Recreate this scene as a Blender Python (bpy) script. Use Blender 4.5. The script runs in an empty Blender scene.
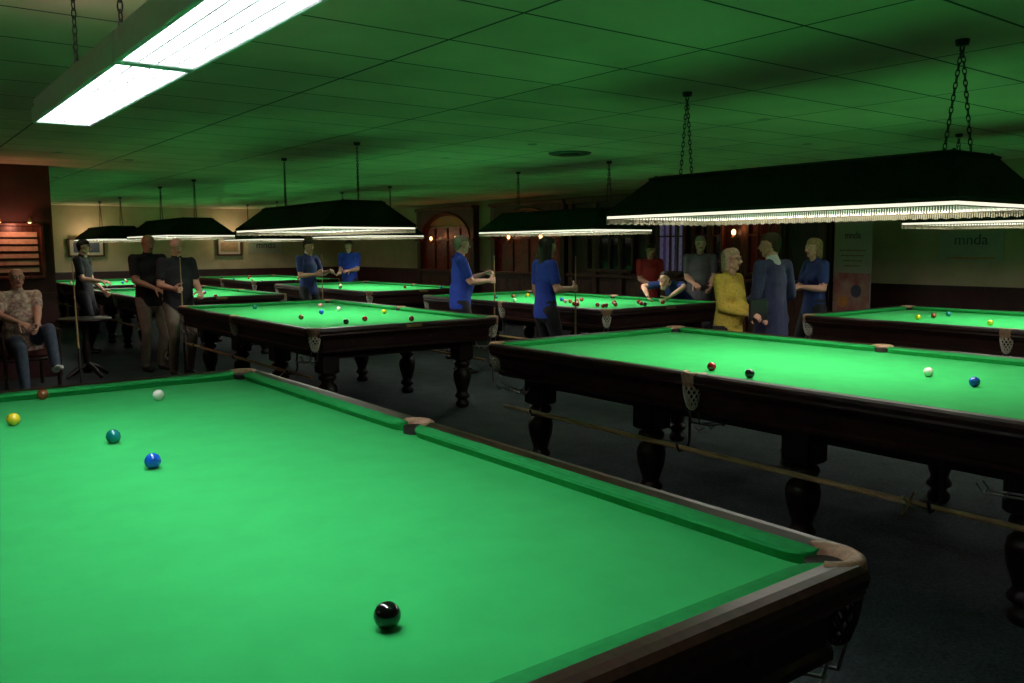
import bpy, math, random
import numpy as np
from mathutils import Vector, Matrix
random.seed(7)
SC = bpy.context.scene
try:
    SC.view_settings.view_transform = 'Standard'
    SC.view_settings.look = 'None'
except Exception: pass
V = Vector
# ---------------------------------------------------------------- materials
def mat(name, col, rough=0.6, metal=0.0, noise=0.0, nscale=20, bump=0.0, emit=None, es=0.0, col2=None, spec=0.5, coat=0.0, stretch=None, sheen=0.0, bdist=0.01):
    m = bpy.data.materials.new(name); m.use_nodes = True
    nt = m.node_tree; b = nt.nodes['Principled BSDF']
    b.inputs['Base Color'].default_value = (*col, 1)
    b.inputs['Roughness'].default_value = rough
    b.inputs['Metallic'].default_value = metal
    b.inputs['Specular IOR Level'].default_value = spec
    b.inputs['Coat Weight'].default_value = coat
    b.inputs['Coat Roughness'].default_value = 0.15
    b.inputs['Sheen Weight'].default_value = sheen
    if emit:
        b.inputs['Emission Color'].default_value = (*emit, 1); b.inputs['Emission Strength'].default_value = es
    if noise or bump or col2:
        tc = nt.nodes.new('ShaderNodeTexCoord'); n = nt.nodes.new('ShaderNodeTexNoise')
        n.inputs['Scale'].default_value = nscale; n.inputs['Detail'].default_value = 5
        if stretch:
            mp = nt.nodes.new('ShaderNodeMapping'); mp.inputs['Scale'].default_value = stretch
            nt.links.new(tc.outputs['Object'], mp.inputs[0]); nt.links.new(mp.outputs[0], n.inputs['Vector'])
        else: nt.links.new(tc.outputs['Object'], n.inputs['Vector'])
        r = nt.nodes.new('ShaderNodeValToRGB')
        c2 = col2 if col2 else tuple(max(0, c*(1-noise)) for c in col)
        c1 = col if col2 else tuple(min(1, c*(1+noise)) for c in col)
        r.color_ramp.elements[0].position = 0.35; r.color_ramp.elements[1].position = 0.65
        r.color_ramp.elements[0].color = (*c2, 1); r.color_ramp.elements[1].color = (*c1, 1)
        nt.links.new(n.outputs['Fac'], r.inputs[0]); nt.links.new(r.outputs[0], b.inputs['Base Color'])
        if bump:
            bp = nt.nodes.new('ShaderNodeBump'); bp.inputs['Strength'].default_value = bump; bp.inputs['Distance'].default_value = bdist
            if bdist>.015:
                mp2 = nt.nodes.new('ShaderNodeMapping'); mp2.inputs['Scale'].default_value=(1,1,.55); mp2.inputs['Rotation'].default_value=(.5,.3,0)
                n3 = nt.nodes.new('ShaderNodeTexNoise'); n3.inputs['Scale'].default_value=6; n3.inputs['Detail'].default_value=1.5; n3.inputs['Distortion'].default_value=.3
                nt.links.new(tc.outputs['Object'], mp2.inputs[0]); nt.links.new(mp2.outputs[0], n3.inputs['Vector']); nt.links.new(n3.outputs['Fac'], bp.inputs['Height'])
            else: nt.links.new(n.outputs['Fac'], bp.inputs['Height'])
            nt.links.new(bp.outputs[0], b.inputs['Normal'])
    return m
M = {}
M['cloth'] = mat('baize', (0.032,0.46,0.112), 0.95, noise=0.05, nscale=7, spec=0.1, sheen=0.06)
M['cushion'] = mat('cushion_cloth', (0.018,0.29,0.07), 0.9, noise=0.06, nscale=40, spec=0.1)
M['wood'] = mat('mahogany', (0.026,0.008,0.006), 0.40, noise=0.5, nscale=6, spec=0.32, coat=0.05, stretch=(6,1,6))
M['rail'] = mat('rail_wood', (0.034,0.010,0.007), 0.40, noise=0.5, nscale=7, spec=0.35, coat=0.07, stretch=(6,1,6))
M['leg'] = mat('leg_wood', (0.012,0.006,0.005), 0.4, noise=0.4, nscale=14, spec=.32, coat=0.06)
M['leather'] = mat('tan_leather', (0.42,0.24,0.15), 0.55, noise=0.2, nscale=60, bump=0.2)
M['dleather'] = mat('dark_leather', (0.02,0.013,0.01), 0.6, noise=0.2)
M['net'] = mat('net_string', (0.70,0.67,0.57), 0.8, noise=0.1)
M['netdark'] = mat('net_string_dark', (0.03,0.03,0.025), 0.8, noise=0.1)
M['metal'] = mat('steel', (0.35,0.35,0.36), 0.3, metal=1.0, noise=0.1)
M['blackmetal'] = mat('black_iron', (0.03,0.03,0.03), 0.4, metal=0.6, noise=0.2)
M['brass'] = mat('brass', (0.7,0.5,0.2), 0.3, metal=1.0, noise=0.1)
M['restwood'] = mat('ash_rod', (0.35,0.22,0.10), 0.4, noise=0.2, nscale=10)
M['hood'] = mat('hood_fabric', (0.012,0.024,0.016), 0.8, noise=0.3, nscale=60, bump=0.2, spec=0.2)
M['hoodin'] = mat('hood_lining', (0.75,0.75,0.68), 0.8, noise=0.05)
M['tube'] = mat('lamp_diffuser', (0.9,0.9,0.85), 0.5, emit=(1.0,0.97,0.88), es=17)
M['band'] = mat('hood_diffuser_band', (0.9,0.9,0.8), 0.6, emit=(1.0,0.94,0.76), es=1.1)  # emission stands in for tube light shining through the valance
M['fringe'] = mat('fringe', (0.20,0.17,0.11), 0.8, noise=0.2, emit=(1.0,0.88,0.58), es=0.03)  # slight emission stands in for lamp light showing through the strands
M['fluor'] = mat('fluorescent_panel', (0.95,0.95,1.0), 0.4, emit=(0.95,0.97,1.0), es=24.0)
M['upglow'] = mat('uplight_slot', (0.95,0.95,0.9), 0.4, emit=(1.0,0.86,0.74), es=3.0)
M['softlamp'] = mat('ceiling_lamp_panel', (0.95,0.95,0.9), 0.4, emit=(1.0,0.82,0.68), es=11.0)
M['white'] = mat('white_enamel', (0.75,0.76,0.77), 0.4, noise=0.03)
M['dlring'] = mat('downlight_ring', (0.45,0.40,0.33), 0.7, noise=0.03)
M['trimtan'] = mat('tan_trim', (0.25,0.17,0.10), 0.5, noise=0.2)

# ---------------------------------------------------------------- mesh builder
class MB:
    def __init__(s): s.v=[]; s.f=[]; s.m=[]; s.s=[]; s.mats=[]
    def mi(s, m):
        if m not in s.mats: s.mats.append(m)
        return s.mats.index(m)
    def add(s, vs, fs, m, smooth=False, X=None):
        o=len(s.v); k=s.mi(m)
        for p in vs:
            p=V(p); s.v.append(X@p if X else p)
        for f in fs: s.f.append([i+o for i in f]); s.m.append(k); s.s.append(smooth)
    def box(s, c, d, m, X=None, bev=0.0):
        x,y,z=[q/2 for q in d]; c=V(c)
        if bev<=0:
            vs=[c+V((a*x,b*y,e*z)) for e in(-1,1) for b in(-1,1) for a in(-1,1)]
            s.add(vs,[(0,2,3,1),(4,5,7,6),(0,1,5,4),(2,6,7,3),(0,4,6,2),(1,3,7,5)],m,False,X)
        else:
            b_=min(bev,x*.9,y*.9,z*.9)
            def ring(hx,hy,zz):
                ch=b_ if hx>b_ and hy>b_ else 0
                return [c+V(p) for p in [(hx,-hy+ch,zz),(hx,hy-ch,zz),(hx-ch,hy,zz),(-hx+ch,hy,zz),(-hx,hy-ch,zz),(-hx,-hy+ch,zz),(-hx+ch,-hy,zz),(hx-ch,-hy,zz)]]
            R=[ring(x-b_,y-b_,-z),ring(x,y,-z+b_),ring(x,y,z-b_),ring(x-b_,y-b_,z)]
            s.rings(R,m,False,X)
    def rings(s, R, m, smooth=True, X=None, cap=True, closed=True):
        n=len(R[0]); vs=[p for r in R for p in r]; fs=[]
        for i in range(len(R)-1):
            for j in range(n if closed else n-1):
                k=(j+1)%n; fs.append((i*n+j,i*n+k,(i+1)*n+k,(i+1)*n+j))
        s.add(vs,fs,m,smooth,X)
        if cap:
            s.add(R[0],[tuple(reversed(range(n)))],m,False,X); s.add(R[-1],[tuple(range(n))],m,False,X)
    def lathe(s, prof, m, c=(0,0,0), n=20, X=None, smooth=True):
        c=V(c); s.rings([[c+V((r*math.cos(2*math.pi*j/n),r*math.sin(2*math.pi*j/n),z)) for j in range(n)] for z,r in prof],m,smooth,X)
    def tube(s, pts, r, m, n=8, X=None, cap=True):
        pts=[V(p) for p in pts]; R=[]
        rr=r if isinstance(r,(list,tuple)) else [r]*len(pts)
        t0=(pts[1]-pts[0]).normalized(); a=t0.orthogonal().normalized()
        for i,p in enumerate(pts):
            t=((pts[min(i+1,len(pts)-1)]-pts[max(i-1,0)])).normalized()
            a=(a-t*a.dot(t)).normalized(); b=t.cross(a)
            R.append([p+(a*math.cos(2*math.pi*j/n)+b*math.sin(2*math.pi*j/n))*rr[i] for j in range(n)])
        s.rings(R,m,True,X,cap)
    def sphere(s, c, r, m, n=20, k=12, X=None):
        c=V(c); rx=r if isinstance(r,(tuple,list)) else (r,r,r)
        R=[]
        for i in range(k+1):
            th=math.pi*(i/k)-math.pi/2; rr=max(math.cos(th),1e-3)
            R.append([c+V((rx[0]*rr*math.cos(2*math.pi*j/n),rx[1]*rr*math.sin(2*math.pi*j/n),rx[2]*math.sin(th))) for j in range(n)])
        s.rings(R,m,True,X)
    def poly(s, pts, m): s.add(pts,[tuple(range(len(pts)))],m)
    def prism(s, pts2, z0, z1, m, X=None):
        s.rings([[V((p[0],p[1],z0)) for p in pts2],[V((p[0],p[1],z1)) for p in pts2]],m,False,X)
    def mesh(s,name):
        me=bpy.data.meshes.new(name); me.from_pydata([tuple(p) for p in s.v],[],s.f)
        for m in s.mats: me.materials.append(m)
        me.polygons.foreach_set('material_index',s.m); me.polygons.foreach_set('use_smooth',s.s)
        me.update(); return me
    def obj(s,name,loc=(0,0,0),rz=0,mesh=None):
        o=bpy.data.objects.new(name, mesh or s.mesh(name)); o.location=loc; o.rotation_euler=(0,0,rz)
        SC.collection.objects.link(o); return o
def place(name,mesh,loc,rz=0):
    o=bpy.data.objects.new(name,mesh); o.location=loc; o.rotation_euler=(0,0,rz); SC.collection.objects.link(o); return o

# ---------------------------------------------------------------- snooker table
A,B=0.889,1.785
def build_table(netmat):
    t=MB()
    out=[]
    def arc(cx,cy,r,a0,a1,n=10): return [(cx+r*math.cos(math.radians(a0+(a1-a0)*i/n)),cy+r*math.sin(math.radians(a0+(a1-a0)*i/n))) for i in range(n+1)]
    out+=arc(A+.06,0,.05,-100,-260)
    out+=arc(A+.03,B+.03,.047,-64,-206)
    out+=arc(-A-.03,B+.03,.047,26,-116)
    out+=arc(-A-.06,0,.05,80,-80)
    out+=arc(-A-.03,-B-.03,.047,116,-26)
    out+=arc(A+.03,-B-.03,.047,206,64)
    t.prism(out,.815,.86,M['cloth'])
    prof=[(.014,.8605),(.003,.880),(.0,.886),(.006,.893),(.025,.8965),(.052,.899),(.052,.8605)]
    def cushion(o,dirv,outv,L):
        o=V(o);dirv=V(dirv);outv=V(outv);R=[];N=10;cl=.075
        st=[cl*(1-math.cos(math.pi/2*i/N)) for i in range(N+1)]
        st=st+[L/2]+[L-q for q in reversed(st)]
        for s_ in st:
            ed=min(s_,L-s_); d=.05*(1-math.sqrt(max(0,1-((cl-min(ed,cl))/cl)**2)))
            R.append([o+dirv*s_+outv*(d+(.052-d)*(u/.052))+V((0,0,z)) for u,z in prof])
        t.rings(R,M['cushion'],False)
    for sx in(-1,1):
        for sy in(-1,1):
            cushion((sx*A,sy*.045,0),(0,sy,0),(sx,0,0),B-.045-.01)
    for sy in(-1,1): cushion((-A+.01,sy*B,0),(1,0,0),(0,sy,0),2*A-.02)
    rp=[(.052,.899),(.085,.904),(.108,.902),(.122,.892),(.126,.875),(.122,.855),(.052,.855)]
    def rail(o,dirv,outv,L,s0,s1):
        o=V(o);dirv=V(dirv);outv=V(outv);R=[]
        for q,sh in((0,-s0),(L,s1)):
            R.append([o+dirv*(q+sh*(u-.05))+outv*u+V((0,0,z)) for u,z in rp])
        t.rings(R,M['rail'],False)
    for sx in(-1,1):
        for sy in(-1,1): rail((sx*A,sy*.055,0),(0,sy,0),(sx,0,0),B-.025-.055,0.15,.75)
    for sy in(-1,1): rail((-A+.025,sy*B,0),(1,0,0),(0,sy,0),2*A-.05,.75,.75)
    def plate(cx,cy,mid,span,ri,ro):
        R=[];n=22
        for i in range(n+1):
            a=math.radians(mid-span+2*span*i/n); d=V((math.cos(a),math.sin(a),0)); c=V((cx,cy,0))
            R.append([c+d*r+V((0,0,z)) for r,z in[(ri,.80),(ri-.002,.89),(ri+.008,.903),(ri+.016,.907),(ro-.014,.907),(ro-.003,.900),(ro,.885),(ro-.004,.845),(ro-.016,.835)]])
        t.rings(R,M['leather'],True)
    def bucket(cx,cy,ox,oy):
        t.lathe([(.885,.046),(.86,.045),(.80,.043)],M['dleather'],(cx,cy,0),16)
        R=[];n=10;m_=6
        for i in range(m_+1):
            z=.842-.13*i/m_; r=.05*(1-.5*(i/m_)**2)
            R.append([(ox+r*math.cos(2*math.pi*(j+.5*(i%2))/n),oy+r*math.sin(2*math.pi*(j+.5*(i%2))/n),z) for j in range(n)])
        for i in range(m_):
            for j in range(n):
                k=(j+1)%n if i%2 else (j-1)%n
                t.tube([R[i][j],R[i+1][j]],.0042,netmat,4,cap=False); t.tube([R[i][j],R[i+1][k]],.0042,netmat,4,cap=False)
        t.lathe([(.712,.026),(.702,.02),(.695,.008)],netmat,(ox,oy,0),10)
        t.lathe([(.85,.054),(.838,.056),(.83,.052)],M['leather'],(ox,oy,0),14)
    for sx in(-1,1):
        for sy in(-1,1):
            a=math.degrees(math.atan2(sy,sx))
            plate(sx*(A+.024),sy*(B+.024),a,105,.042,.086)
            bucket(sx*(A+.024),sy*(B+.024),sx*(A+.045),sy*(B+.045))
        plate(sx*(A+.055),0,0 if sx>0 else 180,95,.045,.080)
        bucket(sx*(A+.055),0,sx*(A+.08),0)
    def oct_(o,z,ch=.09):
        x,y=A+o,B+o
        return [V(p) for p in[(x,-y+ch,z),(x,y-ch,z),(x-ch,y,z),(-x+ch,y,z),(-x,y-ch,z),(-x,-y+ch,z),(-x+ch,-y,z),(x-ch,-y,z)]]
    t.rings([oct_(.075,.857),oct_(.116,.857),oct_(.120,.842),oct_(.108,.825),oct_(.085,.812),oct_(.068,.79),oct_(.063,.72),oct_(.075,.71),oct_(.075,.69),oct_(.055,.675),oct_(-.05,.675)],M['wood'],False,cap=False)
    t.box((0,0,.75),(2*A-.1,2*B-.1,.13),M['leg'])
    for sy in(-1,1):
        for x in(-.6,-.2,.2,.6):
            t.lathe([(0,.0),(0,.014),(.004,.012),(.005,.0)],M['blackmetal'],n=12,X=Matrix.Translation((x,sy*(B+.066),.765))@Matrix.Rotation(math.radians(-90*sy),4,'X'))
    t.box((0,-(B+.124),.878),(.16,.004,.026),M['brass'])
    t.box((0,(B+.124),.878),(.16,.004,.026),M['brass'])
    lp=[(0,.055),(.02,.068),(.05,.066),(.07,.045),(.085,.05),(.10,.072),(.12,.075),(.14,.06),(.155,.052),(.19,.062),(.26,.083),(.32,.09),(.36,.083),(.385,.06),(.40,.052),(.415,.075),(.435,.082),(.455,.075),(.465,.055),(.48,.055)]
    for x in(-.72,.72):
        for y in(-1.6,-.53,.53,1.6):
            t.lathe(lp,M['leg'],(x,y,0),18)
            t.box((x,y,.585),(.17,.17,.22),M['leg'],bev=.012)
        t.box((x,0,.64),(.09,3.2,.08),M['leg'])
    for y in(-1.6,-.53,.53,1.6): t.box((0,y,.64),(1.44,.09,.08),M['leg'])
    for sx in(-1,1):
        for y in(-1.3,0.1,1.4):
            t.tube([(sx*(A-.02),y,.67),(sx*(A-.02),y,.50),(sx*(A+.0),y,.455),(sx*(A+.07),y,.45),(sx*(A+.085),y,.49)],.008,M['blackmetal'],6)
        t.tube([(sx*(A+.03),-1.72,.462),(sx*(A+.03),1.62,.468)],[.013,.006],M['restwood'],8)
        t.tube([(sx*(A+.062),-1.2,.462),(sx*(A+.062),1.72,.466)],[.006,.012],M['restwood'],8)
        c=V((sx*(A+.062),-1.2,.462))
        t.tube([c+V((-.05,0,-.04)),c+V((.05,0,.04))],.005,M['brass'],6); t.tube([c+V((.05,0,-.04)),c+V((-.05,0,.04))],.005,M['brass'],6)
    def ret(cx,cy,dx,dy):
        d=V((dx,dy,0)).normalized(); n=V((-d.y,d.x,0))
        for s_ in(-.03,.03):
            p=V((cx,cy,0))+n*s_
            t.tube([p+V((0,0,.70)),p+V((0,0,.62))-d*.02,p-d*.10+V((0,0,.60)),p-d*.32+V((0,0,.585)),p-d*.35+V((0,0,.62))],.005,M['metal'],6)
        for q in(.05,.15,.25,.33):
            p=V((cx,cy,.592))-d*q
            t.tube([p-n*.03,p+V((0,0,-.02)),p+n*.03],.004,M['metal'],6)
    for sx in(-1,1):
        for sy in(-1,1): ret(sx*(A+.05),sy*(B+.05),0,sy)
        ret(sx*(A+.07),0,sx,0)
    return t.mesh('snooker_table')
TM=build_table(M['net']); TM1=build_table(M['netdark'])
TABLES=[(.735,2.835),(4.49,3.02),(3.95,8.55),(7.3,8.5),(8.25,3.0),(4.05,14.0),(7.2,13.7),(4.2,19.2),(7.4,19.1)]
for k,(x,y) in enumerate(TABLES): place('snooker_table',TM1 if k==0 else TM,(x,y,0))

# ---------------------------------------------------------------- canopy lamps
CEIL=2.60
def chain(t,p,q,m):
    p=V(p);q=V(q);L=(q-p).length;n=max(3,int(L/.03));d=(q-p)/n;u=d.normalized();a=u.orthogonal().normalized();b=u.cross(a)
    for i in range(n):
        c=p+d*(i+.5); w=a if i%2 else b
        pts=[c+u*(.021*math.cos(k*math.pi/4))+w*(.009*math.sin(k*math.pi/4)) for k in range(9)]
        t.tube(pts,.003,m,4,cap=False)
def build_hood():
    t=MB(); W,L=.5,1.15; w,l=.2,.98; zb,zt=1.775,2.04
    def rc(x,y,z): return [V((x,-y,z)),V((x,y,z)),V((-x,y,z)),V((-x,-y,z))]
    t.rings([rc(W,L,zb),rc(W+.01,L+.01,zb+.02),rc(W-.02,L-.02,zb+.045),rc(w+.04,l+.03,zt-.03),rc(w+.045,l+.035,zt-.015),rc(w,l,zt)],M['hood'],False,cap=False)
    t.poly(rc(w,l,zt),M['hood'])
    t.rings([rc(W-.012,L-.012,zb),rc(w-.01,l-.01,zt-.03)],M['hoodin'],False,cap=False)
    t.poly(list(reversed(rc(w-.01,l-.01,zt-.03))),M['hoodin'])
    for sx in(-1,1):
        for sy in(-1,1): t.tube([(sx*W,sy*L,zb+.02),(sx*w,sy*l,zt)],.008,M['hood'],6)
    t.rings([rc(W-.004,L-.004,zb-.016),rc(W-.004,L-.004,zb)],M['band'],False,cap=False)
    t.rings([rc(W-.002,L-.002,zb-.022),rc(W+.003,L+.003,zb-.019),rc(W-.002,L-.002,zb-.016)],M['trimtan'],False,cap=False)
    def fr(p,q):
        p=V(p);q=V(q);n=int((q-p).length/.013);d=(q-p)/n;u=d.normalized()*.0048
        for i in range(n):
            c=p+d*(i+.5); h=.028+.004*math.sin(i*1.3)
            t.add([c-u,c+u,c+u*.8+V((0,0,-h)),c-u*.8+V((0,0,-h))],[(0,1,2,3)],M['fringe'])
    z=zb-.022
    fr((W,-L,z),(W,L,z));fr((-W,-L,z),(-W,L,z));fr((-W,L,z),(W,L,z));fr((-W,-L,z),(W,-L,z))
    for x in(-.2,.2):
        t.box((x,0,1.865),(.14,2.0,.03),M['tube']); t.box((x,0,1.895),(.16,2.04,.03),M['white'])
    for y in(-.95,0,.95): t.box((0,y,1.92),(.58,.03,.02),M['white'])
    for y in(-.9,.9):
        t.lathe([(2.57,.004),(2.572,.03),(2.6,.035)],M['blackmetal'],(0,y,0),12)
        for s_ in(-.09,.09):
            chain(t,(0,y,2.575),(s_*.5,y+s_,zt),M['blackmetal'])
    return t.mesh('canopy_lamp')
HM=build_hood()
for x,y in TABLES[1:]: place('snooker_canopy_lamp',HM,(x,y+.02,0))

def build_fluor(pan,drop=.485):
    t=MB(); L=1.42; W=.225
    t.box((0,0,.065),(W-.02,L,.07),M['white'],bev=.015)
    for sx in(-1,1): t.box((sx*(W/2-.008),0,.02),(.016,L,.06),M['white'],bev=.004)
    for sy in(-1,1): t.box((0,sy*(L/2-.012),.02),(W,.024,.06),M['white'],bev=.004)
    t.box((0,0,.030),(W-.035,L-.05,.012),pan)
    t.box((0,0,.102),(.10,L-.1,.006),M['upglow'])  # glowing strip added on top to brighten the ceiling
    for i in range(1,30): t.box((0,-L/2+L*i/30,.008),(W-.03,.003,.022),M['white'])
    for x in(-.05,0,.05): t.box((x,0,.008),(.006,L-.04,.022),M['white'])
    for y in(-.35,.35):
        chain(t,(0,y,.10),(0,y,drop),M['blackmetal'])
        t.lathe([(drop-.005,.004),(drop-.003,.02),(drop+.015,.022)],M['blackmetal'],(0,y,0),10)
    return t.mesh('fluorescent_light')
FM=build_fluor(M['fluor'],.475)
place('fluorescent_light_fixture',FM,(.72,3.35,2.11)); place('fluorescent_light_fixture',FM,(.72,1.92,2.11))
FM2=build_fluor(M['softlamp'],.135)
for x,y in[(-2.6,7.5),(-2.4,3.0),(5.5,-1.6),(9.3,-1.6)]: place('ceiling_batten_light',FM2,(x,y,2.45))  # battens out of view, added as warm fill for people and ceiling
# made-up ceiling downlights, added to light the people from above
t2=MB(); R=[]
for z,r in[(2.6,.05),(2.594,.048),(2.593,.038),(2.599,.034)]: R.append([V((r*math.cos(2*math.pi*j/20),r*math.sin(2*math.pi*j/20),z)) for j in range(20)])
t2.rings(R,M['dlring'],True,cap=False); t2.add(R[-1],[tuple(reversed(range(20)))],M['dlring']); DM=t2.mesh('downlight')
for x,y,e in[(5.95,4.4,15),(5.45,6.8,12),(5.45,8.4,12),(2.55,10.6,14),(1.75,10.2,14),(7.75,5.2,11),(9.1,7.2,9),(2.3,13.7,9),(5.5,12.8,9)]:
    o=place('recessed_downlight',DM,(x,y,0))
    l=bpy.data.lights.new('downlight_lamp','SPOT'); l.energy=e; l.color=(1,.84,.70); l.spot_size=math.radians(120); l.spot_blend=1; l.shadow_soft_size=.03
    lo=bpy.data.objects.new('lamp',l); SC.collection.objects.link(lo); lo.parent=o; lo.location=(0,0,2.585)

# ---------------------------------------------------------------- room shell
XW,YW=11.2,22.3
def nodemat(name): 
    m=bpy.data.materials.new(name); m.use_nodes=True; return m,m.node_tree,m.node_tree.nodes['Principled BSDF']
m,nt,b=nodemat('ceiling_tiles'); b.inputs['Roughness'].default_value=.9
tc=nt.nodes.new('ShaderNodeTexCoord'); br=nt.nodes.new('ShaderNodeTexBrick'); br.offset=0; br.inputs['Scale'].default_value=1
br.inputs['Color1'].default_value=(.84,.66,.50,1);br.inputs['Color2'].default_value=(.75,.59,.45,1);br.inputs['Mortar'].default_value=(.07,.06,.05,1)
br.inputs['Mortar Size'].default_value=.009;br.inputs['Mortar Smooth'].default_value=.3;br.inputs['Brick Width'].default_value=1.2;br.inputs['Row Height'].default_value=.6
nz=nt.nodes.new('ShaderNodeTexNoise');nz.inputs['Scale'].default_value=1.2;nz.inputs['Detail'].default_value=4
rr=nt.nodes.new('ShaderNodeValToRGB');rr.color_ramp.elements[0].color=(.72,.72,.70,1);rr.color_ramp.elements[0].position=.3;rr.color_ramp.elements[1].position=.6
mx=nt.nodes.new('ShaderNodeMixRGB');mx.blend_type='MULTIPLY';mx.inputs[0].default_value=.7
nt.links.new(tc.outputs['Object'],br.inputs['Vector']);nt.links.new(tc.outputs['Object'],nz.inputs['Vector']);nt.links.new(nz.outputs['Fac'],rr.inputs[0])
nt.links.new(br.outputs['Color'],mx.inputs[1]);nt.links.new(rr.outputs[0],mx.inputs[2]);nt.links.new(mx.outputs[0],b.inputs['Base Color'])
bp=nt.nodes.new('ShaderNodeBump');bp.inputs['Strength'].default_value=.4;bp.inputs['Distance'].default_value=.01;bp.invert=True
nt.links.new(br.outputs['Fac'],bp.inputs['Height']);nt.links.new(bp.outputs[0],b.inputs['Normal'])
M['ceil']=m
m,nt,b=nodemat('carpet'); b.inputs['Roughness'].default_value=.95; b.inputs['Specular IOR Level'].default_value=.1
tc=nt.nodes.new('ShaderNodeTexCoord'); n1=nt.nodes.new('ShaderNodeTexNoise');n1.inputs['Scale'].default_value=90
n2=nt.nodes.new('ShaderNodeTexVoronoi');n2.inputs['Scale'].default_value=5
r=nt.nodes.new('ShaderNodeValToRGB');r.color_ramp.elements[0].color=(.032,.042,.045,1);r.color_ramp.elements[1].color=(.08,.10,.108,1)
r.color_ramp.elements[0].position=.3;r.color_ramp.elements[1].position=.7
mx=nt.nodes.new('ShaderNodeMixRGB');mx.blend_type='MULTIPLY';mx.inputs[0].default_value=.3
nt.links.new(tc.outputs['Object'],n1.inputs['Vector']);nt.links.new(tc.outputs['Object'],n2.inputs['Vector'])
nt.links.new(n1.outputs['Fac'],r.inputs[0]);nt.links.new(r.outputs[0],mx.inputs[1]);nt.links.new(n2.outputs['Distance'],mx.inputs[2]);nt.links.new(mx.outputs[0],b.inputs['Base Color'])
M['carpet']=m
M['beige']=mat('beige_wall',(.50,.39,.27),.85,noise=.08,nscale=3)
M['dado']=mat('dado_red',(.05,.010,.012),.6,noise=.3,nscale=5)
M['brownwall']=mat('brown_wall',(.05,.018,.014),.7,noise=.25,nscale=4)
M['panel']=mat('panel_wood',(.035,.013,.008),.4,noise=.5,nscale=5,stretch=(5,5,1),coat=.1)
M['panel2']=mat('panel_wood_red',(.08,.026,.014),.4,noise=.5,nscale=5,stretch=(5,5,1),coat=.1)
def shell(name,c,d,m):
    t=MB(); t.box((0,0,0),d,m); return t.obj(name,c)
X0,Y0=-4.0,-3.0
shell('floor',((X0+XW)/2,(Y0+YW)/2,-.05),(XW-X0,YW-Y0,.1),M['carpet'])
shell('ceiling',((X0+XW)/2,(Y0+YW)/2,CEIL+.05),(XW-X0,YW-Y0,.1),M['ceil'])
shell('wall_right',(XW+.1,(Y0+YW)/2,1.3),(.2,YW-Y0,2.6),M['beige'])
shell('wall_back',((X0+XW)/2,YW+.1,1.3),(XW-X0,.2,2.6),M['beige'])
shell('wall_left',(X0-.1,(Y0+YW)/2,1.3),(.2,YW-Y0,2.6),M['beige'])
shell('wall_front',((X0+XW)/2,Y0-.1,1.3),(XW-X0,.2,2.6),M['beige'])
shell('wall_partition',((X0+1.93)/2,12.0,1.3),(1.93-X0,.2,2.6),M['brownwall'])
t=MB();t.box((0,0,.5),(.03,YW-Y0,1.0),M['dado']);t.box((-.01,0,1.02),(.06,YW-Y0,.05),M['panel']);t.box((-.01,0,.08),(.04,YW-Y0,.16),M['panel'])
t.obj('trim_1',(XW-.015,(Y0+YW)/2,0))
t=MB();t.box((0,0,.5),(XW-X0,.03,1.0),M['dado']);t.box((0,-.01,1.02),(XW-X0,.06,.05),M['panel']);t.obj('trim_2',((X0+XW)/2,YW-.015,0))
t=MB();t.box((0,0,.5),(1.93-X0,.03,1.0),M['dado']);t.box((0,-.01,1.02),(1.93-X0,.06,.05),M['panel']);t.obj('trim_3',((X0+1.93)/2,11.885,0))

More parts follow.
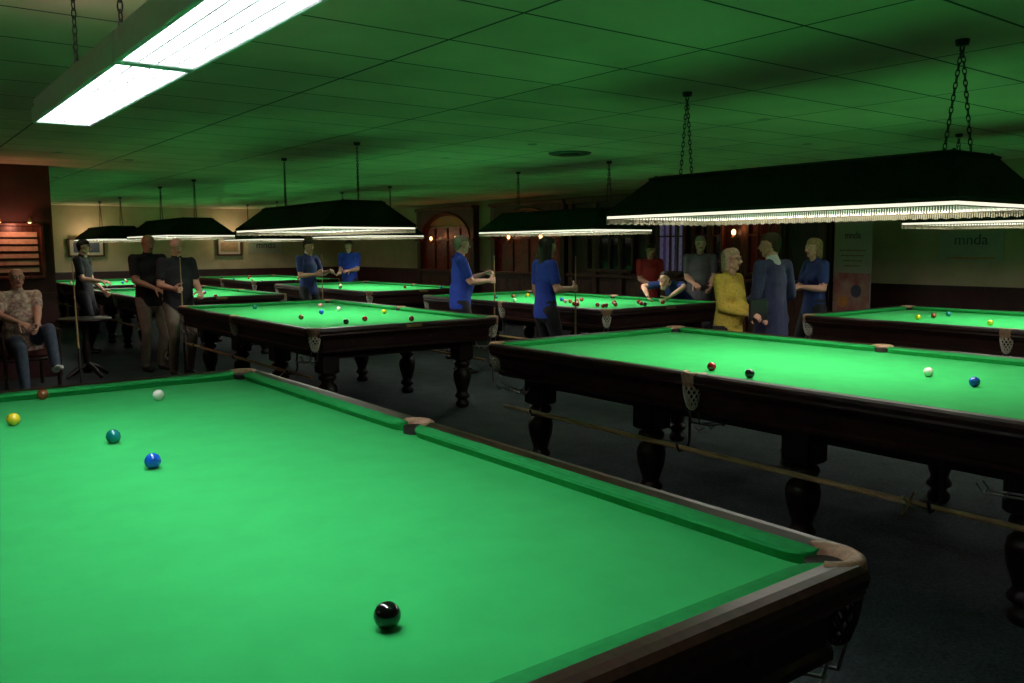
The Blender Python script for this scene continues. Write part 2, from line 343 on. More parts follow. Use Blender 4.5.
M['glass']=mat('dark_glass',(.02,.02,.03),.08,spec=.8,noise=.2)
M['redglow']=mat('alcove_glass_red',(.07,.009,.008),.25,emit=(1,.10,.04),es=.008,noise=.6,nscale=3)  # red light of the alcoves put into the glass colour and emission
M['bulb']=mat('warm_bulb',(1,.6,.3),.4,emit=(1,.5,.22),es=4)
def arch_unit(W,zs,rise,zt,inner):
    t=MB(); x=-.14
    n=24; arcp=[( W/2*math.cos(math.pi*i/n), zs+rise*math.sin(math.pi*i/n)) for i in range(n+1)]
    def P(y,z,xx=x): return V((xx,y,z))
    for i in range(n):
        a,b_=arcp[i],arcp[i+1]
        t.add([P(a[0],a[1]),P(b_[0],b_[1]),P(b_[0],zt),P(a[0],zt)],[(0,1,2,3)],M['panel'])
        t.add([P(a[0],a[1]),P(b_[0],b_[1]),P(b_[0],b_[1],-.02),P(a[0],a[1],-.02)],[(3,2,1,0)],M['panel2'])
    for s_ in(-1,1):
        t.box((x/2-.0,s_*(W/2+.08),zt/2),(.16,.16,zt),M['panel'],bev=.01)
        t.box((-.09,s_*(W/2+.08),zs),(.20,.2,.06),M['panel2'],bev=.01)
        t.box((-.09,s_*(W/2+.08),.15),(.20,.2,.3),M['panel'],bev=.01)
    t.tube([P(y,z,x-.005) for y,z in arcp],.03,M['panel2'],8)
    t.tube([P(y*.93,(z-zs)*.93+zs,-.06) for y,z in arcp],.018,M['panel2'],8)
    t.box((x/2-.02,0,zt-.03),(.22,W+.34,.07),M['panel2'],bev=.01)
    t.box((-.03,0,zs/2+.5),(.02,W,zs+rise-1.0),inner)
    t.box((-.07,0,.5),(.10,W,1.0),M['panel']); t.box((-.10,0,1.02),(.16,W,.05),M['panel2'],bev=.01)
    for k in range(-2,3): t.box((-.125,k*W/5,.5),(.012,W/5-.08,.78),M['panel2'],bev=.006)
    for k in(-1,0,1): t.box((-.055,k*W/4,(zs+1)/2+.12),(.03,.035,zs-.72),M['panel'])
    t.box((-.055,0,zs),(.035,W,.04),M['panel'])
    for y in(-W/4,W/4):
        X=Matrix.Translation((-.17,y,1.68))
        t.lathe([(0,.02),(.02,.05),(.03,.05),(.04,.02),(.06,.02)],M['brass'],n=14,X=X); t.lathe([(.06,.02),(.09,.035),(.13,.03),(.15,.012)],M['bulb'],n=14,X=X)
        t.tube([(0,0,.02),(.06,0,-.03),(.11,0,-.01)],.008,M['brass'],6,X=X)
    return t
AM=arch_unit(2.15,1.75,.62,2.5,M['redglow']).mesh('arch')
def lanlight(x,y,z,e,c=(1,.25,.08)):
    l=bpy.data.lights.new('lantern_light','POINT'); l.energy=e; l.color=c; l.shadow_soft_size=.05
    o=bpy.data.objects.new('lantern_light',l); o.location=(x,y,z); SC.collection.objects.link(o)
for y0 in(17.1,14.0):
    place('arched_alcove_panel',AM,(XW-.03,y0,0))
    for d in(-.54,.54): lanlight(XW-.42,y0+d,1.85,1.0)
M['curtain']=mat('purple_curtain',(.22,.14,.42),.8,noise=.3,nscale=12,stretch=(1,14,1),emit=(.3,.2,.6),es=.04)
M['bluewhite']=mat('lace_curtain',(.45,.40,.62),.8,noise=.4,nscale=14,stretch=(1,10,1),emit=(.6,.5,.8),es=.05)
t=MB(); t.box((-.04,0,1.25),(.08,5.7,2.5),M['panel'])
for k in range(9):
    y=-2.75+k*5.5/8; t.box((-.10,y,1.25),(.08,.12,2.5),M['panel2'],bev=.01)
    if k<8: t.box((-.085,y+.34,.55),(.02,.46,.75),M['panel2'],bev=.008)
t.box((-.11,0,2.45),(.14,5.7,.12),M['panel2'],bev=.015); t.box((-.11,0,1.02),(.12,5.7,.06),M['panel2'],bev=.01)
def window(t,y,w,z0,z1,fill,bars=2):
    h=z1-z0; x0=-.09
    t.box((x0,y,(z0+z1)/2),(.02,w,h),fill)
    if fill in(M['curtain'],M['bluewhite']):
        n=int(w/.07)
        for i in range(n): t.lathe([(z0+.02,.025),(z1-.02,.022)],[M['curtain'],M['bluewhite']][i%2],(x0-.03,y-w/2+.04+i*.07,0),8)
    for s_ in(-1,1): t.box((x0-.03,y+s_*w/2,(z0+z1)/2),(.08,.06,h+.06),M['panel2'],bev=.008)
    for z in(z0,z1): t.box((x0-.03,y,z),(.08,w+.06,.06),M['panel2'],bev=.008)
    for i in range(1,bars+1): t.box((x0-.055,y-w/2+w*i/(bars+1),(z0+z1)/2),(.03,.025,h),M['panel2'])
    t.box((x0-.055,y,(z0+z1)/2+h*.2),(.03,w,.025),M['panel2'])
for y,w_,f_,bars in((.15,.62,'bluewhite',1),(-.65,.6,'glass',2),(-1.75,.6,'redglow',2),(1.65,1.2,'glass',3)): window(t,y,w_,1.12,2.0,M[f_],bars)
X=Matrix.Translation((-.17,-1.2,1.68)); t.lathe([(0,.02),(.02,.05),(.03,.05),(.04,.02),(.06,.02)],M['brass'],n=14,X=X); t.lathe([(.06,.02),(.09,.035),(.13,.03),(.15,.012)],M['bulb'],n=14,X=X)
t.obj('wood_panelling',(XW-.03,9.85,0)); lanlight(XW-.42,8.65,1.85,1.2)

M['paper']=mat('white_poster',(.40,.39,.36),.6,noise=.05)
M['pink']=mat('banner_print',(.34,.08,.08),.6,col2=(.45,.28,.24),nscale=5)
M['ink']=mat('dark_ink',(.05,.06,.11),.6,noise=.1)
M['orange']=mat('orange_print',(.6,.22,.05),.6,noise=.1)
def textobj(parent,txt,size,loc,rot,m):
    c=bpy.data.curves.new('lettering','FONT'); c.body=txt; c.size=size; c.extrude=.002; c.align_x='CENTER'; c.materials.append(m)
    o=bpy.data.objects.new('lettering',c); SC.collection.objects.link(o); o.parent=parent; o.location=loc; o.rotation_euler=rot
RX=(math.pi/2,0,-math.pi/2)
t=MB(); t.box((0,0,1.0),(.01,.72,1.75),M['paper']); t.box((-.008,0,.72),(.006,.70,.95),M['pink']); t.box((0,0,.06),(.16,.78,.10),M['metal'],bev=.02); t.box((0,0,1.885),(.03,.74,.03),M['metal']); t.tube([(.02,0,.1),(.02,0,1.87)],.01,M['metal'])
for i,(y,z,c) in enumerate([(-.1,.95,'ink'),(.15,.8,'orange'),(0,.6,'ink')]): t.sphere((-.008,y,z),(.006,.12,.10),M[c],14,8)
for k in range(4): t.box((-.007,0,1.5-.07*k),(.004,.5-.06*k,.018),M['trimtan'])
o=t.obj('roll_up_banner',(10.75,6.45,0),math.radians(-18)); textobj(o,'mnda',.14,(-.012,0,1.66),RX,M['ink'])
t=MB(); t.box((0,0,0),(.01,.78,.38),M['paper']); t.box((-.006,0,-.15),(.004,.6,.02),M['orange']); o=t.obj('charity_poster',(XW-.01,5.1,1.55)); textobj(o,'mnda',.19,(-.008,0,.02),RX,M['ink'])
def picture(loc,w,h,rz,img,name='framed_picture'):
    t=MB(); t.box((0,0,0),(w,.02,h),M['paper']); t.box((0,-.012,0),(w*.75,.006,h*.6),img)
    for s_ in(-1,1):
        t.box((s_*w/2,-.01,0),(.04,.04,h+.04),M['panel2'],bev=.006); t.box((0,-.01,s_*h/2),(w+.04,.04,.04),M['panel2'],bev=.006)
    t.tube([(0,0,h/2+.02),(0,-.06,h/2+.09),(0,-.12,h/2+.08)],.008,M['brass'],6); t.tube([(-w*.3,-.12,h/2+.075),(w*.3,-.12,h/2+.075)],.018,M['brass'],8)
    t.box((0,-.12,h/2+.055),(w*.5,.018,.006),M['bulb'])
    lanlight(loc[0],loc[1]-.35,loc[2]+h/2+.1,7,(1,.75,.45))  # warm point light added to brighten the back wall around the picture
    return t.obj(name,loc,rz)
picture((4.3,YW-.045,1.62),.75,.4,0,M['ink']); picture((7.7,YW-.045,1.62),.6,.42,0,M['trimtan'])
t=MB(); t.box((0,0,0),(.95,.01,.42),M['paper']); o=t.obj('charity_poster',(8.7,YW-.01,1.65)); textobj(o,'mnda',.25,(0,-.008,-.07),(math.pi/2,0,0),M['ink'])
t=MB(); t.box((0,0,0),(.60,.03,.62),M['panel2'])
M['parch']=mat('cream_board',(.60,.45,.32),.6,noise=.15,nscale=20)
for k in range(6):
    t.box((0,-.022,.2-.085*k),(.5,.012,.062),M['parch'],bev=.004); t.box((0,-.03,.165-.085*k),(.52,.03,.012),M['panel'])
for s_ in(-1,1): t.box((s_*.30,-.02,0),(.045,.06,.68),M['panel2'],bev=.01); t.box((0,-.02,s_*.32),(.64,.06,.045),M['panel2'],bev=.01)
for x in(-.16,.16):
    t.tube([(x,-.03,.36),(x,-.09,.42),(x,-.15,.40)],.008,M['brass'],6); t.lathe([(.345,.035),(.37,.03),(.40,.012)],M['brass'],(x,-.15,0),12); t.sphere((x,-.15,.345),.018,M['bulb'],10,6)
t.obj('score_display_board',(1.50,11.88,1.56))
lanlight(1.5,11.62,1.86,4,(1,.35,.22))
t=MB(); t.lathe([(2.585,.14),(2.58,.20),(2.59,.23),(2.6,.24)],M['blackmetal'],n=24)
for k in(.05,.09): t.lathe([(2.575,k),(2.575,k+.02),(2.585,k+.02)],M['blackmetal'],n=20)
t.obj('ceiling_vent',(6.3,7.2,0))

# ---------------------------------------------------------------- balls
BC={'white':(.85,.83,.72),'blue':(.005,.09,.62),'green':(.0,.20,.20),'yellow':(.85,.62,.02),'brown':(.30,.07,.02),'black':(.006,.006,.006),'red':(.45,.01,.01),'pink':(.85,.3,.35)}
BM={}
for k,c in BC.items():
    t=MB(); mm=mat('ball_'+k,c,.08,spec=.6,noise=.02,coat=.5); t.sphere((0,0,0),.0262,mm,28,18); BM[k]=t.mesh('ball_'+k)
def ball(c,x,y): place('snooker_ball',BM[c],(x,y,.8862))
for c,x,y in[('black',.748,1.378),('blue',.720,2.90),('green',.705,3.38),('white',1.09,4.22),('yellow',.457,3.99),('brown',.655,4.59),
             ('white',4.59,2.28),('blue',4.44,1.97),('red',3.86,3.17),('black',3.80,2.86),
             ('blue',3.95,8.6),('green',3.7,9.9),('brown',3.5,8.1),('white',4.3,8.9),('red',3.9,7.5),('red',4.25,7.2),('yellow',4.5,8.2),('pink',4.4,9.6),('black',3.6,7.3)]: ball(c,x,y)
for c,x,y in[('blue',8.3,3.0),('yellow',8.0,4.1),('brown',8.3,4.1),('green',8.6,4.1),('white',8.75,2.95),('pink',8.25,2.2),('yellow',7.9,3.4)]: ball(c,x,y)
tx,ty=7.3,8.5
for i in range(15): ball('red',tx+random.uniform(-.5,.55),ty-.9+random.uniform(-.45,.75))
for c,dx,dy in[('black',.1,-1.4),('pink',-.2,-.3),('blue',0,0),('green',-.3,1.05),('brown',0,1.05),('yellow',.3,1.1),('white',-.55,.3)]: ball(c,tx+dx,ty+dy)
for (tx,ty) in[(4.05,14.0),(7.2,13.7),(4.2,19.2),(7.4,19.1)]:
    for c in['red','red','red','blue','white','black','pink']: ball(c,tx+random.uniform(-.8,.8),ty+random.uniform(-1.6,1.6))

# ---------------------------------------------------------------- people
def Mc(name,col,**k):
    key='p_'+name
    if key not in M: M[key]=mat(name,col,**k)
    return M[key]
CL=dict(bump=.5,bdist=.04)
skinA=Mc('skin_light',(.70,.36,.27),rough=.55,noise=.05,nscale=30); skinB=Mc('skin_warm',(.62,.31,.22),rough=.55,noise=.05,nscale=30)
eyeW=Mc('eye_white',(.7,.68,.65),rough=.3,noise=.02); eyeD=Mc('eye_dark',(.02,.015,.01),rough=.2,noise=.02); lip=Mc('lips',(.45,.12,.11),rough=.5,noise=.05)
def capsule(mb,p,q,r1,r2,side,k,m=None):
    p=V(p);q=V(q);ax=q-p
    ax=ax.normalized() if ax.length>1e-5 else V((0,0,1))
    s=V(side); s=(s-ax*s.dot(ax)); s=s.normalized() if s.length>1e-4 else ax.orthogonal().normalized(); f=ax.cross(s)
    R=[];n=16
    for i in range(5):
        th=-math.pi/2+math.pi/2*i/4+ (1e-2 if i==0 else 0); R.append((p+ax*(r1*min(1,k)*math.sin(th)),r1*math.cos(th)))
    for i in range(5):
        th=math.pi/2*i/4-(1e-2 if i==4 else 0); R.append((q+ax*(r2*min(1,k)*math.sin(th)),r2*math.cos(th)))
    mb.rings([[c+s*(r*math.cos(2*math.pi*j/n))+f*(r*k*math.sin(2*math.pi*j/n)) for j in range(n)] for c,r in R],m or M['white'],True)
def fuse(prims,voxel,smooth_it=3):
    mb=MB()
    for pr in prims: capsule(mb,*pr[:6])
    me=mb.mesh('tmp'); o=bpy.data.objects.new('tmp',me); SC.collection.objects.link(o)
    md=o.modifiers.new('r','REMESH'); md.mode='VOXEL'; md.voxel_size=voxel
    if smooth_it:
        sm=o.modifiers.new('s','SMOOTH'); sm.factor=.5; sm.iterations=smooth_it
    dg=bpy.context.evaluated_depsgraph_get(); ev=o.evaluated_get(dg); m2=ev.to_mesh()
    n=len(m2.vertices); co=np.zeros(n*3); m2.vertices.foreach_get('co',co); co=co.reshape(-1,3)
    fs=[tuple(p.vertices) for p in m2.polygons]
    ce=np.array([co[list(f)].mean(0) for f in fs]) if fs else np.zeros((0,3))
    ev.to_mesh_clear(); bpy.data.objects.remove(o); bpy.data.meshes.remove(me)
    best=np.full(len(fs),1e9); lab=np.zeros(len(fs),int)
    for i,(p,q,r1,r2,side,k,mt) in enumerate(prims):
        p=np.array(p);q=np.array(q);ax=q-p;L=np.linalg.norm(ax)
        if L<1e-5: a=np.array((0,0,1.));tt=np.zeros(len(ce))
        else: a=ax/L; tt=np.clip((ce-p)@a/L,0,1)
        s=np.array(side,float); s=s-a*(s@a); sl=np.linalg.norm(s)
        s=s/sl if sl>1e-4 else np.array(V(a).orthogonal().normalized())
        f=np.cross(a,s); d=ce-(p+np.outer(tt,q-p))
        dd=np.sqrt((d@s)**2+((d@f)/k)**2+((d@a)/min(1,k))**2)-(r1+(r2-r1)*tt)
        w=dd<best; best[w]=dd[w]; lab[w]=i
    return co,fs,lab,ce
def ik(a,t,l1,l2,pole):
    a=V(a);t=V(t);d=t-a;L=d.length;mx_=(l1+l2)*.998
    if L>mx_: t=a+d*(mx_/L);L=mx_;d=t-a
    u=d/L; x=(l1*l1-l2*l2+L*L)/(2*L); h=math.sqrt(max(0,l1*l1-x*x)); p=V(pole); p=(p-u*p.dot(u)).normalized()
    return a+u*x+p*h,t
def rot(v,ax,deg): return Matrix.Rotation(math.radians(deg),3,V(ax))@V(v)
def person(name,loc,face,H=1.75,shirt=None,pants=None,hair=None,skin=None,shoe=None,sleeve='short',lean=0,twist=0,
           wr=None,wl=None,ar=None,al=None,pelvis=None,hairstyle='short',head_yaw=0,head_pitch=0,fat=1.0,female=False,jacket=False,grip=(25,25),polr=None,poll=None,hemz=None,extra=None,seated=False,collar=None):
    s=H/1.75; skin=skin or skinA; hair=hair or Mc('hair_brown',(.05,.03,.02),rough=.7,noise=.4,nscale=60); shoe=shoe or Mc('shoe_black',(.015,.015,.015),rough=.4,noise=.2)
    P=[]
    S=lambda *a: V(a)*s
    pel=V(pelvis) if pelvis else S(0,0,.93)
    sp=V(rot((0,0,1),(1,0,0),-lean)); fw=rot((0,1,0),(1,0,0),-lean)
    sd=V((1,0,0)); sdS=rot(sd,sp,twist); fwS=rot(fw,sp,twist)
    T=lambda h,f=0,x=0: pel+sp*(h*s)+fwS*(f*s)+sdS*(x*s)
    hw=.095*s; hipR=pel+V((hw,0,-.02*s)); hipL=pel+V((-hw,0,-.02*s))
    shw=(.16 if female else .185)*s
    shR=T(.50,-.01)+sdS*shw; shL=T(.50,-.01)-sdS*shw
    tl,cl=.435*s,.43*s
    ar=V(ar) if ar else S(.11,.02,.075); al=V(al) if al else S(-.11,-.02,.075)
    kpole=V((0,1,.25)) if not seated else V((0,.6,1))
    knR,ar=ik(hipR,ar,tl,cl,kpole+V((.12,0,0))); knL,al=ik(hipL,al,tl,cl,kpole+V((-.12,0,0)))
    P.append((pel+V((0,0,-.03))*s,pel+sp*.07*s,.165*s*fat**.5,.16*s*fat**.5,sd,.70,pants))
    for h,kn,an in((hipR,knR,ar),(hipL,knL,al)):
        P.append((h,kn,.098*s,.066*s,sd,1,pants)); 
        mid=kn.lerp(an,.35)
        P.append((kn,mid,.066*s,.064*s,sd,1,pants)); P.append((mid,an+V((0,0,.015)),.064*s,.052*s,sd,1,pants))
        fd=V((0,1,0)) 
        if seated and an.z>.2: fd=(V((0,.8,.25))).normalized()
        hl=an+V((0,-.03,-.035))*s; toe=an+fd*.165*s+V((0,0,-.048*s))
        P.append((hl,toe,.040*s,.034*s,sd,.82,shoe)); P.append((an,hl+V((0,.03,0)),.045*s,.042*s,sd,1,shoe))
    t0=len(P)
    hem=(-.06 if not jacket else -.17)
    if hemz is not None: hem=hemz
    fb=fat
    wst=(.145 if female else .158)
    P.append((T(hem),T(.14),.178*s*(1+(fb-1)*.6),(wst+.004)*s*fb,sd,.72,shirt))
    P.append((T(.12,.02*(fb-1)*5),T(.36,.01),wst*s*fb,.170*s,sdS,.66*(1+(fb-1)*.5),shirt))
    if fb>1.05: P.append((T(.10,.05*fb),T(.2,.07*fb),.115*s*fb,.12*s*fb,sdS,.8,shirt))
    t1=len(P)
    P.append((T(.34),T(.46,-.01),.172*s,.135*s,sdS,.62,shirt))
    P.append((T(.455,-.01),T(.535,-.01),.135*s,.07*s,sdS,.62,shirt))
    P.append((shL.lerp(shR,.12),shR.lerp(shL,.12),.058*s,.058*s,sp,1,shirt))
    if female:
        for q in(-1,1): P.append((T(.35,.075,q*.075),T(.33,.095,q*.075),.06*s,.055*s,sdS,1,shirt))
    P.append((T(.53,-.01),T(.62,.015),.055*s,.052*s,sdS,1,skin))
    P.append((T(.53,-.012),T(.560,-.004),.066*s,.061*s,sdS,1,collar or shirt))
    ual,fal=.29*s,.26*s
    wr=V(wr) if wr else S(.25,.07,.85); wl=V(wl) if wl else S(-.25,.05,.85)
    elR,wr=ik(shR,wr,ual,fal,V(polr) if polr else V((.35,-1,-.1))); elL,wl=ik(shL,wl,ual,fal,V(poll) if poll else V((-.35,-1,-.1)))
    hands=[]; gc=None
    for sh,el,w,sg,g in((shR,elR,wr,1,grip[0]),(shL,elL,wl,-1,grip[1])):
        if sleeve=='long':
            P.append((sh,el,.062*s,.053*s,sd,1,shirt)); P.append((el,w.lerp(el,.06),.052*s,.040*s,sd,1,shirt))
            P.append((el.lerp(w,.8),w,.029*s,.026*s,sd,1,skin))
        else:
            c=sh.lerp(el,.66)
            P.append((sh,c,.063*s,.058*s,sd,1,shirt)); P.append((c,el,.045*s,.041*s,sd,1,skin))
            m_=el.lerp(w,.35); P.append((el,m_,.041*s,.042*s,sd,1,skin)); P.append((m_,w,.042*s,.027*s,sd,1,skin))
        d=(w-el).normalized(); nrm=V((-sg,.15,0)) if (d.z<-.4 or g>50) else V((-sg*.5,0,-1)); nrm=(nrm-d*nrm.dot(d)).normalized(); tt=d.cross(nrm)
        if tt.dot(V((0,1,.3)) if g<=50 else V((0,0,1)))<0: tt=-tt
        Hh=[]; hs=s
        if sg>0: gc=w+(d*.105+nrm*.030)*hs
        Hh.append((w-d*.012*hs,w+d*.035*hs,.027*hs,.036*hs,tt,.55,skin)); Hh.append((w+d*.035*hs,w+d*.085*hs,.037*hs,.040*hs,tt,.42,skin))
        for i,(off,ln) in enumerate(((.030,.070),(.010,.079),(-.010,.073),(-.029,.057))):
            p=w+(d*.088+tt*off)*hs; dd=(d+tt*off*3).normalized()
            for j,fr_ in enumerate((.45,.30,.25)):
                ang=g*(1.0 if j else .8); axr=dd.cross(nrm) if j==0 else axr; dd=Matrix.Rotation(math.radians(ang),3,axr)@dd
                q=p+dd*ln*fr_*hs; Hh.append((p,q,(.0092-.0008*j)*hs,(.0086-.0009*j)*hs,tt,1,skin)); p=q
        p=w+(d*.03+tt*.030)*hs; dd=(d*.65+tt*.65+nrm*.35).normalized()
        for j,(ln,rr) in enumerate(((.038,.013),(.032,.011),(.024,.009))):
            q=p+dd*ln*hs; Hh.append((p,q,rr*hs,(rr-.001)*hs,tt,1,skin)); p=q; dd=(dd+nrm*.25*(g/30)+d*.2).normalized()
        hands+=Hh
    hc=T(.69,.030); hz=rot(rot((0,0,1),(1,0,0),-lean*.35-head_pitch),(0,0,1),head_yaw+twist); hy=rot(rot((0,1,0),(1,0,0),-lean*.35-head_pitch),(0,0,1),head_yaw+twist); hx=hy.cross(hz)
    hs_=.95*s
    h=lambda x,y,z: hc+(hx*x+hy*y+hz*z)*hs_
    F=[]; s0=s; s=hs_
    F.append((h(0,-.018,.035),h(0,.012,.04),.078*s,.074*s,hx,1.0,skin))
    F.append((h(0,.022,.02),h(0,.034,-.045),.068*s,.052*s,hx,.95,skin))
    F.append((h(0,.03,-.05),h(0,.052,-.088),.050*s,.028*s,hx,.9,skin))
    F.append((h(-.05,.0,-.045),h(-.02,.05,-.085),.022*s,.02*s,hz,1,skin)); F.append((h(.05,.0,-.045),h(.02,.05,-.085),.022*s,.02*s,hz,1,skin))
    F.append((h(0,.088,.012),h(0,.108,-.024),.009*s,.0135*s,hx,1,skin))
    F.append((h(-.012,.098,-.028),h(.012,.098,-.028),.009*s,.009*s,hz,1,skin))
    F.append((h(-.035,.077,.028),h(.035,.077,.028),.013*s,.013*s,hz,1,skin))
    F.append((h(-.018,.085,-.052),h(.018,.085,-.052),.009*s,.009*s,hz,1,lip))
    F.append((h(0,-.03,-.03),h(0,-.01,-.12),.06*s,.052*s,hx,1,skin))
    for q in(-1,1): F.append((h(q*.077,-.005,.022),h(q*.074,-.002,-.018),.019*s,.012*s,hy,.5,skin))
    if hairstyle!='bald':
        F.append((h(0,-.030,.050),h(0,.012,.062),.085*s,.074*s,hx,1,hair)); F.append((h(0,-.045,.03),h(0,-.045,-.03),.078*s,.06*s,hx,.9,hair))
    else:
        F.append((h(0,-.048,.0),h(0,-.048,-.03),.072*s,.06*s,hx,.9,hair))
    if hairstyle in('bob','long'):
        L=-.10 if hairstyle=='bob' else -.24
        for q in(-1,1): F.append((h(q*.066,-.02,.04),h(q*.070,-.03,L*.9),.036*s,.030*s,hy,.9,hair))
        F.append((h(0,-.06,.02),h(0,-.075,L),.082*s,.065*s,hx,.6,hair))
    s=s0
    out=MB()
    hemw=pel.z+((hemz-.05) if hemz is not None else (-.22 if jacket else -.10))*s
    for gi,(prims,vx,it) in enumerate(((P,.0135,4),(F,.0055,2),(hands,.0042,1))):
        co,fs,lab,ce=fuse(prims,vx,it); o0=len(out.v)
        out.v+= [V(c) for c in co]
        for f_,li,c_ in zip(fs,lab,ce):
            mt=prims[li][6]
            if gi==0 and t0<=li<t1 and not seated and lean<20 and c_[2]<hemw: mt=pants
            out.f.append([i+o0 for i in f_]); out.m.append(out.mi(mt)); out.s.append(True)
    for q in(-1,1):
        out.sphere(h(q*.029,.086,.010),.0095*s,eyeW,10,8); out.sphere(h(q*.029,.092,.010),.0055*s,eyeD,8,6)
        out.tube([h(q*.014,.094,.029),h(q*.030,.094,.033),h(q*.046,.084,.028)],.0035*s,hair,5)
    info=dict(wr=wr,wl=wl,hc=hc,T=T,h=h,s=s,gc=gc)
    if extra: extra(out,info)
    fx,fy=face; ln=math.hypot(fx,fy); rz=math.atan2(-fx/ln,fy/ln)
    o=out.obj(name,(loc[0],loc[1],0),rz); 
    mw=Matrix.Translation((loc[0],loc[1],0))@Matrix.Rotation(rz,4,'Z')
    info['W']=lambda p: mw@V(p)
    return info
FH=V((.606,.795,0)); RR=V((.795,-.606,0))
def fdir(r,f): d=RR*r+FH*f; return (d.x,d.y)
navy=Mc('navy_suit',(.028,.034,.105),rough=.7,noise=.2,nscale=50,**CL); blue=Mc('blue_polo',(.015,.05,.42),rough=.8,noise=.12,nscale=25,**CL)
dblue=Mc('dark_blue_shirt',(.015,.035,.17),rough=.8,noise=.15,nscale=25,**CL); black=Mc('black_tee',(.012,.012,.018),rough=.8,noise=.2,nscale=25,**CL)
khaki=Mc('khaki_trousers',(.24,.19,.15),rough=.8,noise=.12,nscale=20,**CL); dkp=Mc('dark_trousers',(.014,.014,.018),rough=.8,noise=.2,nscale=20,**CL)
jeans=Mc('jeans',(.07,.10,.16),rough=.8,noise=.2,nscale=40,**CL); yel=Mc('mustard_cardigan',(.58,.40,.06),rough=.85,noise=.15,nscale=50,**CL)
pat=Mc('patterned_shirt',(.74,.62,.52),rough=.8,col2=(.30,.17,.15),nscale=24,**CL); red=Mc('red_shirt',(.34,.02,.02),rough=.8,noise=.15,**CL)
grey=Mc('grey_hair',(.26,.21,.18),rough=.7,noise=.3,nscale=60); blond=Mc('blond_hair',(.36,.21,.11),rough=.7,noise=.3,nscale=60); dark=Mc('dark_hair',(.018,.012,.01),rough=.6,noise=.3,nscale=60)
ashb=Mc('ash_blond_hair',(.46,.31,.22),rough=.7,noise=.3,nscale=60)
sandy=Mc('sandy_hair',(.075,.038,.022),rough=.7,noise=.3,nscale=60); wshoe=Mc('white_trainer',(.75,.75,.73),rough=.5,noise=.05); wshirt=Mc('white_collar',(.65,.66,.7),rough=.7,noise=.03)
gshirt=Mc('grey_shirt',(.09,.09,.10),rough=.8,noise=.1,**CL)
def cue(p,q,name='snooker_cue'):
    t=MB(); p=V(p);q=V(q); o=p.copy(); d=q-p
    t.tube([V((0,0,0)),d*.3],[.0145,.012],M['leg'],10); t.tube([d*.3,d*.985],[.012,.0055],M['restwood'],10); t.tube([d*.985,d],[.0055,.005],M['paper'],8); t.obj(name,o)
def heldcue(i):
    g=i['W'](i['gc']); cue((g.x,g.y,.01),(g.x,g.y,1.47))
def glasses(out,i):
    h=i['h']
    for q in(-1,1):
        pts=[h(q*.031+.020*math.cos(k*math.pi/5),.101,.010+.015*math.sin(k*math.pi/5)) for k in range(11)]
        out.tube(pts,.0018,M['blackmetal'],4); out.tube([h(q*.05,.10,.015),h(q*.082,.0,.015)],.0018,M['blackmetal'],4)
    out.tube([h(-.011,.103,.014),h(.011,.103,.014)],.0018,M['blackmetal'],4)
person('man_in_navy_suit',(6.75,4.84),fdir(-.55,.85),1.70,navy,navy,sandy,sleeve='long',jacket=True,collar=wshirt,head_yaw=35,wr=(.20,.20,.98),wl=(-.17,.22,1.0),lean=2)
def folder(out,i):
    w=i['wr']; out.box(w+V((-.08,.06,.03)),(.26,.03,.19),Mc('black_folder',(.01,.01,.012),rough=.4,noise=.1),bev=.006)
    glasses(out,i)
person('woman_in_mustard_cardigan',(6.28,4.98),fdir(.55,-.65),1.56,yel,dkp,ashb,sleeve='long',female=True,hairstyle='bob',wr=(.10,.27,.98),wl=(-.12,.24,.95),fat=1.12,hemz=-.14,head_yaw=10,head_pitch=-4,extra=folder)
person('woman_in_blue_polo',(8.5,5.55),fdir(-.6,-.15),1.66,dblue,dkp,blond,female=True,hairstyle='bob',wr=(.14,.28,1.1),wl=(-.14,.27,1.12))
heldcue(person('woman_player_in_blue_polo',(5.95,7.2),fdir(.9,.5),1.69,blue,dkp,dark,female=True,hairstyle='long',wr=(.16,.24,1.12),wl=(-.20,.10,.88),grip=(62,30)))
heldcue(person('man_player_in_blue_polo',(5.93,8.85),fdir(.9,.25),1.73,blue,dkp,grey,hairstyle='short',wr=(.12,.34,1.16),wl=(-.10,.34,1.24),fat=1.12,grip=(62,50)))
person('man_in_black_tee',(2.96,11.62),fdir(.55,-.5),1.78,black,khaki,grey,skin=skinB,hairstyle='bald',wr=(.05,.26,1.08),wl=(-.12,.24,1.02),polr=(.8,-.6,-.3),poll=(-.8,-.6,-.3),fat=1.08,head_pitch=12)
heldcue(person('man_in_dark_polo',(3.12,10.93),fdir(.55,-.6),1.73,black,khaki,grey,hairstyle='bald',wr=(.16,.28,1.10),wl=(-.16,.28,1.05),fat=1.14,grip=(62,40),head_pitch=18))
person('man_by_table',(2.68,14.2),fdir(.9,.1),1.73,black,dkp,dark,wr=(.15,.3,1.1),wl=(-.2,.2,.95))
heldcue(person('player_in_dark_blue',(5.85,13.2),fdir(.9,-.5),1.72,dblue,dkp,dark,wr=(.14,.28,1.15),wl=(-.14,.33,1.2),grip=(62,50)))
person('man_in_blue_polo',(8.0,16.0),fdir(-.2,-.9),1.74,blue,dkp,sandy,wr=(.1,.26,1.1),wl=(-.1,.26,1.12))
person('boy_leaning_on_table',(8.68,7.62),(-1,-.12),1.50,dblue,dkp,dark,lean=52,pelvis=(0,-.05,.80),wr=(.14,.60,.93),wl=(-.18,.58,.93),polr=(.6,0,.3),poll=(-.6,0,.3),head_pitch=-34)
person('person_in_red_shirt',(9.85,9.35),fdir(.2,-.9),1.62,red,dkp,dark,wr=(.1,.25,1.0),wl=(-.1,.25,1.0))
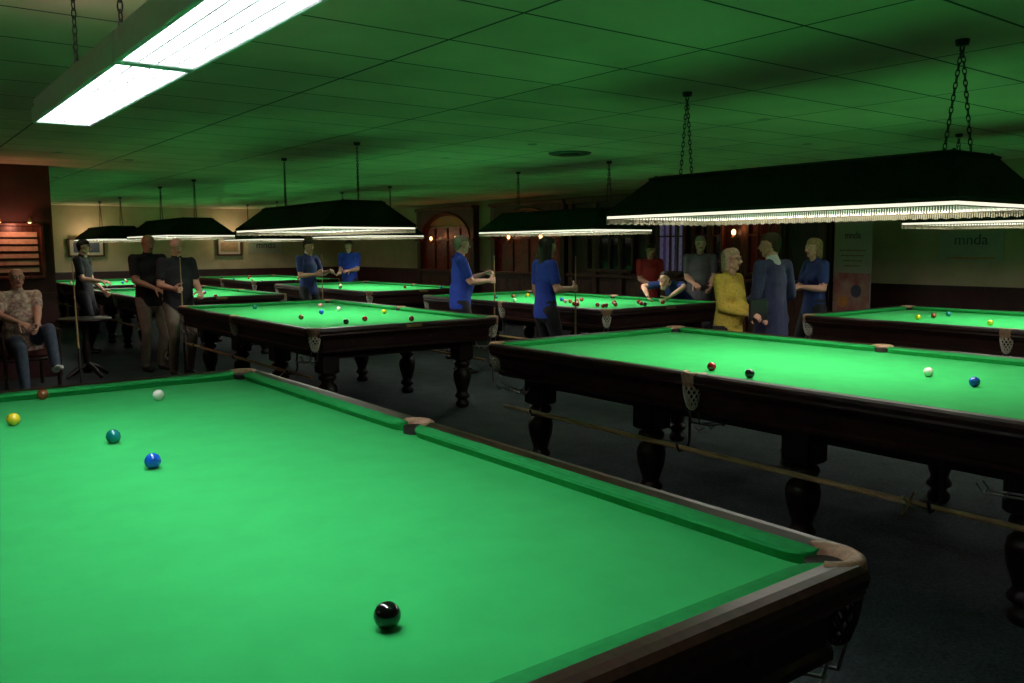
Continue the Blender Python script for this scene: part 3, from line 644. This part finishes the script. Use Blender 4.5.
person('man_in_grey_shirt',(9.5,8.05),fdir(-.1,-1),1.72,gshirt,dkp,grey,wr=(.1,.25,1.05),wl=(-.12,.25,1.0),fat=1.1,extra=glasses)
SF=fdir(.72,-.70); SL=(1.42,11.0)
person('seated_man',SL,SF,1.78,pat,jeans,grey,shoe=wshoe,hairstyle='bald',pelvis=(0,-.02,.56),lean=-10,seated=True,ar=(.16,.50,.075),al=(-.14,.56,.30),wr=(.12,.30,.78),wl=(-.05,.32,.74),fat=1.25,head_yaw=-8,polr=(1,-.4,-.4),poll=(-1,-.4,-.4),extra=glasses)
def chair():
    t=MB(); w_=M['panel']; cu=Mc('chair_upholstery',(.10,.02,.02),rough=.8,noise=.2)
    t.box((0,0,.41),(.54,.52,.08),cu,bev=.03); t.box((0,-.29,.73),(.50,.06,.46),cu,bev=.03)
    for sx in(-1,1):
        t.tube([(sx*.27,.25,0),(sx*.27,.25,.36),(sx*.29,.26,.64)],[.02,.024,.02],w_,8)
        t.tube([(sx*.26,-.33,0),(sx*.26,-.29,.40),(sx*.26,-.35,1.0)],[.02,.025,.02],w_,8)
        t.tube([(sx*.29,.28,.655),(sx*.31,.1,.665),(sx*.28,-.30,.67)],[.03,.028,.022],w_,8)
        t.tube([(sx*.265,.25,.36),(sx*.265,-.27,.36)],.022,w_,8)
    t.tube([(-.26,-.35,1.0),(0,-.38,1.03),(.26,-.35,1.0)],.024,w_,8); t.tube([(-.27,.25,.36),(.27,.25,.36)],.022,w_,8)
    return t.mesh('chair')
CM=chair(); rzc=math.atan2(-SF[0],SF[1]); place('wooden_armchair',CM,(SL[0],SL[1],0),rzc)
place('wooden_armchair',CM,(.6,11.45,0),math.radians(170))
cue((1.93,10.72,.01),(1.98,11.1,1.44))
t=MB(); t.lathe([(.70,.29),(.705,.31),(.73,.31),(.74,.30)],M['leg'],n=28); t.lathe([(.06,.05),(.12,.06),(.2,.035),(.35,.055),(.45,.035),(.62,.035),(.70,.10)],M['leg'],n=18)
for k in range(4):
    a=k*math.pi/2+.4; d=V((math.cos(a),math.sin(a),0)); t.tube([d*.03+V((0,0,.16)),d*.16+V((0,0,.10)),d*.27+V((0,0,.025))],[.035,.03,.025],M['leg'],8)
t.obj('pedestal_pub_table',(2.15,11.5,0))

# ---------------------------------------------------------------- world + camera
w=bpy.data.worlds.new('World'); SC.world=w; w.use_nodes=True; w.node_tree.nodes['Background'].inputs[0].default_value=(.5,.6,.6,1); w.node_tree.nodes['Background'].inputs[1].default_value=.02
yaw=math.radians(37.3); p=math.radians(6.36); ro=math.radians(.35)
fh=V((math.sin(yaw),math.cos(yaw),0)); Rv=V((math.cos(yaw),-math.sin(yaw),0)); F=fh*math.cos(p)+V((0,0,-math.sin(p))); U=Rv.cross(F)
rc_=Rv*math.cos(ro)-U*math.sin(ro); uc=U*math.cos(ro)+Rv*math.sin(ro)
cam=bpy.data.cameras.new('camera'); cam.lens=29.95; cam.sensor_width=36; co=bpy.data.objects.new('camera',cam); SC.collection.objects.link(co)
mm=Matrix((rc_,uc,-F)).transposed().to_4x4(); mm.translation=V((0,0,1.58)); co.matrix_world=mm; SC.camera=co
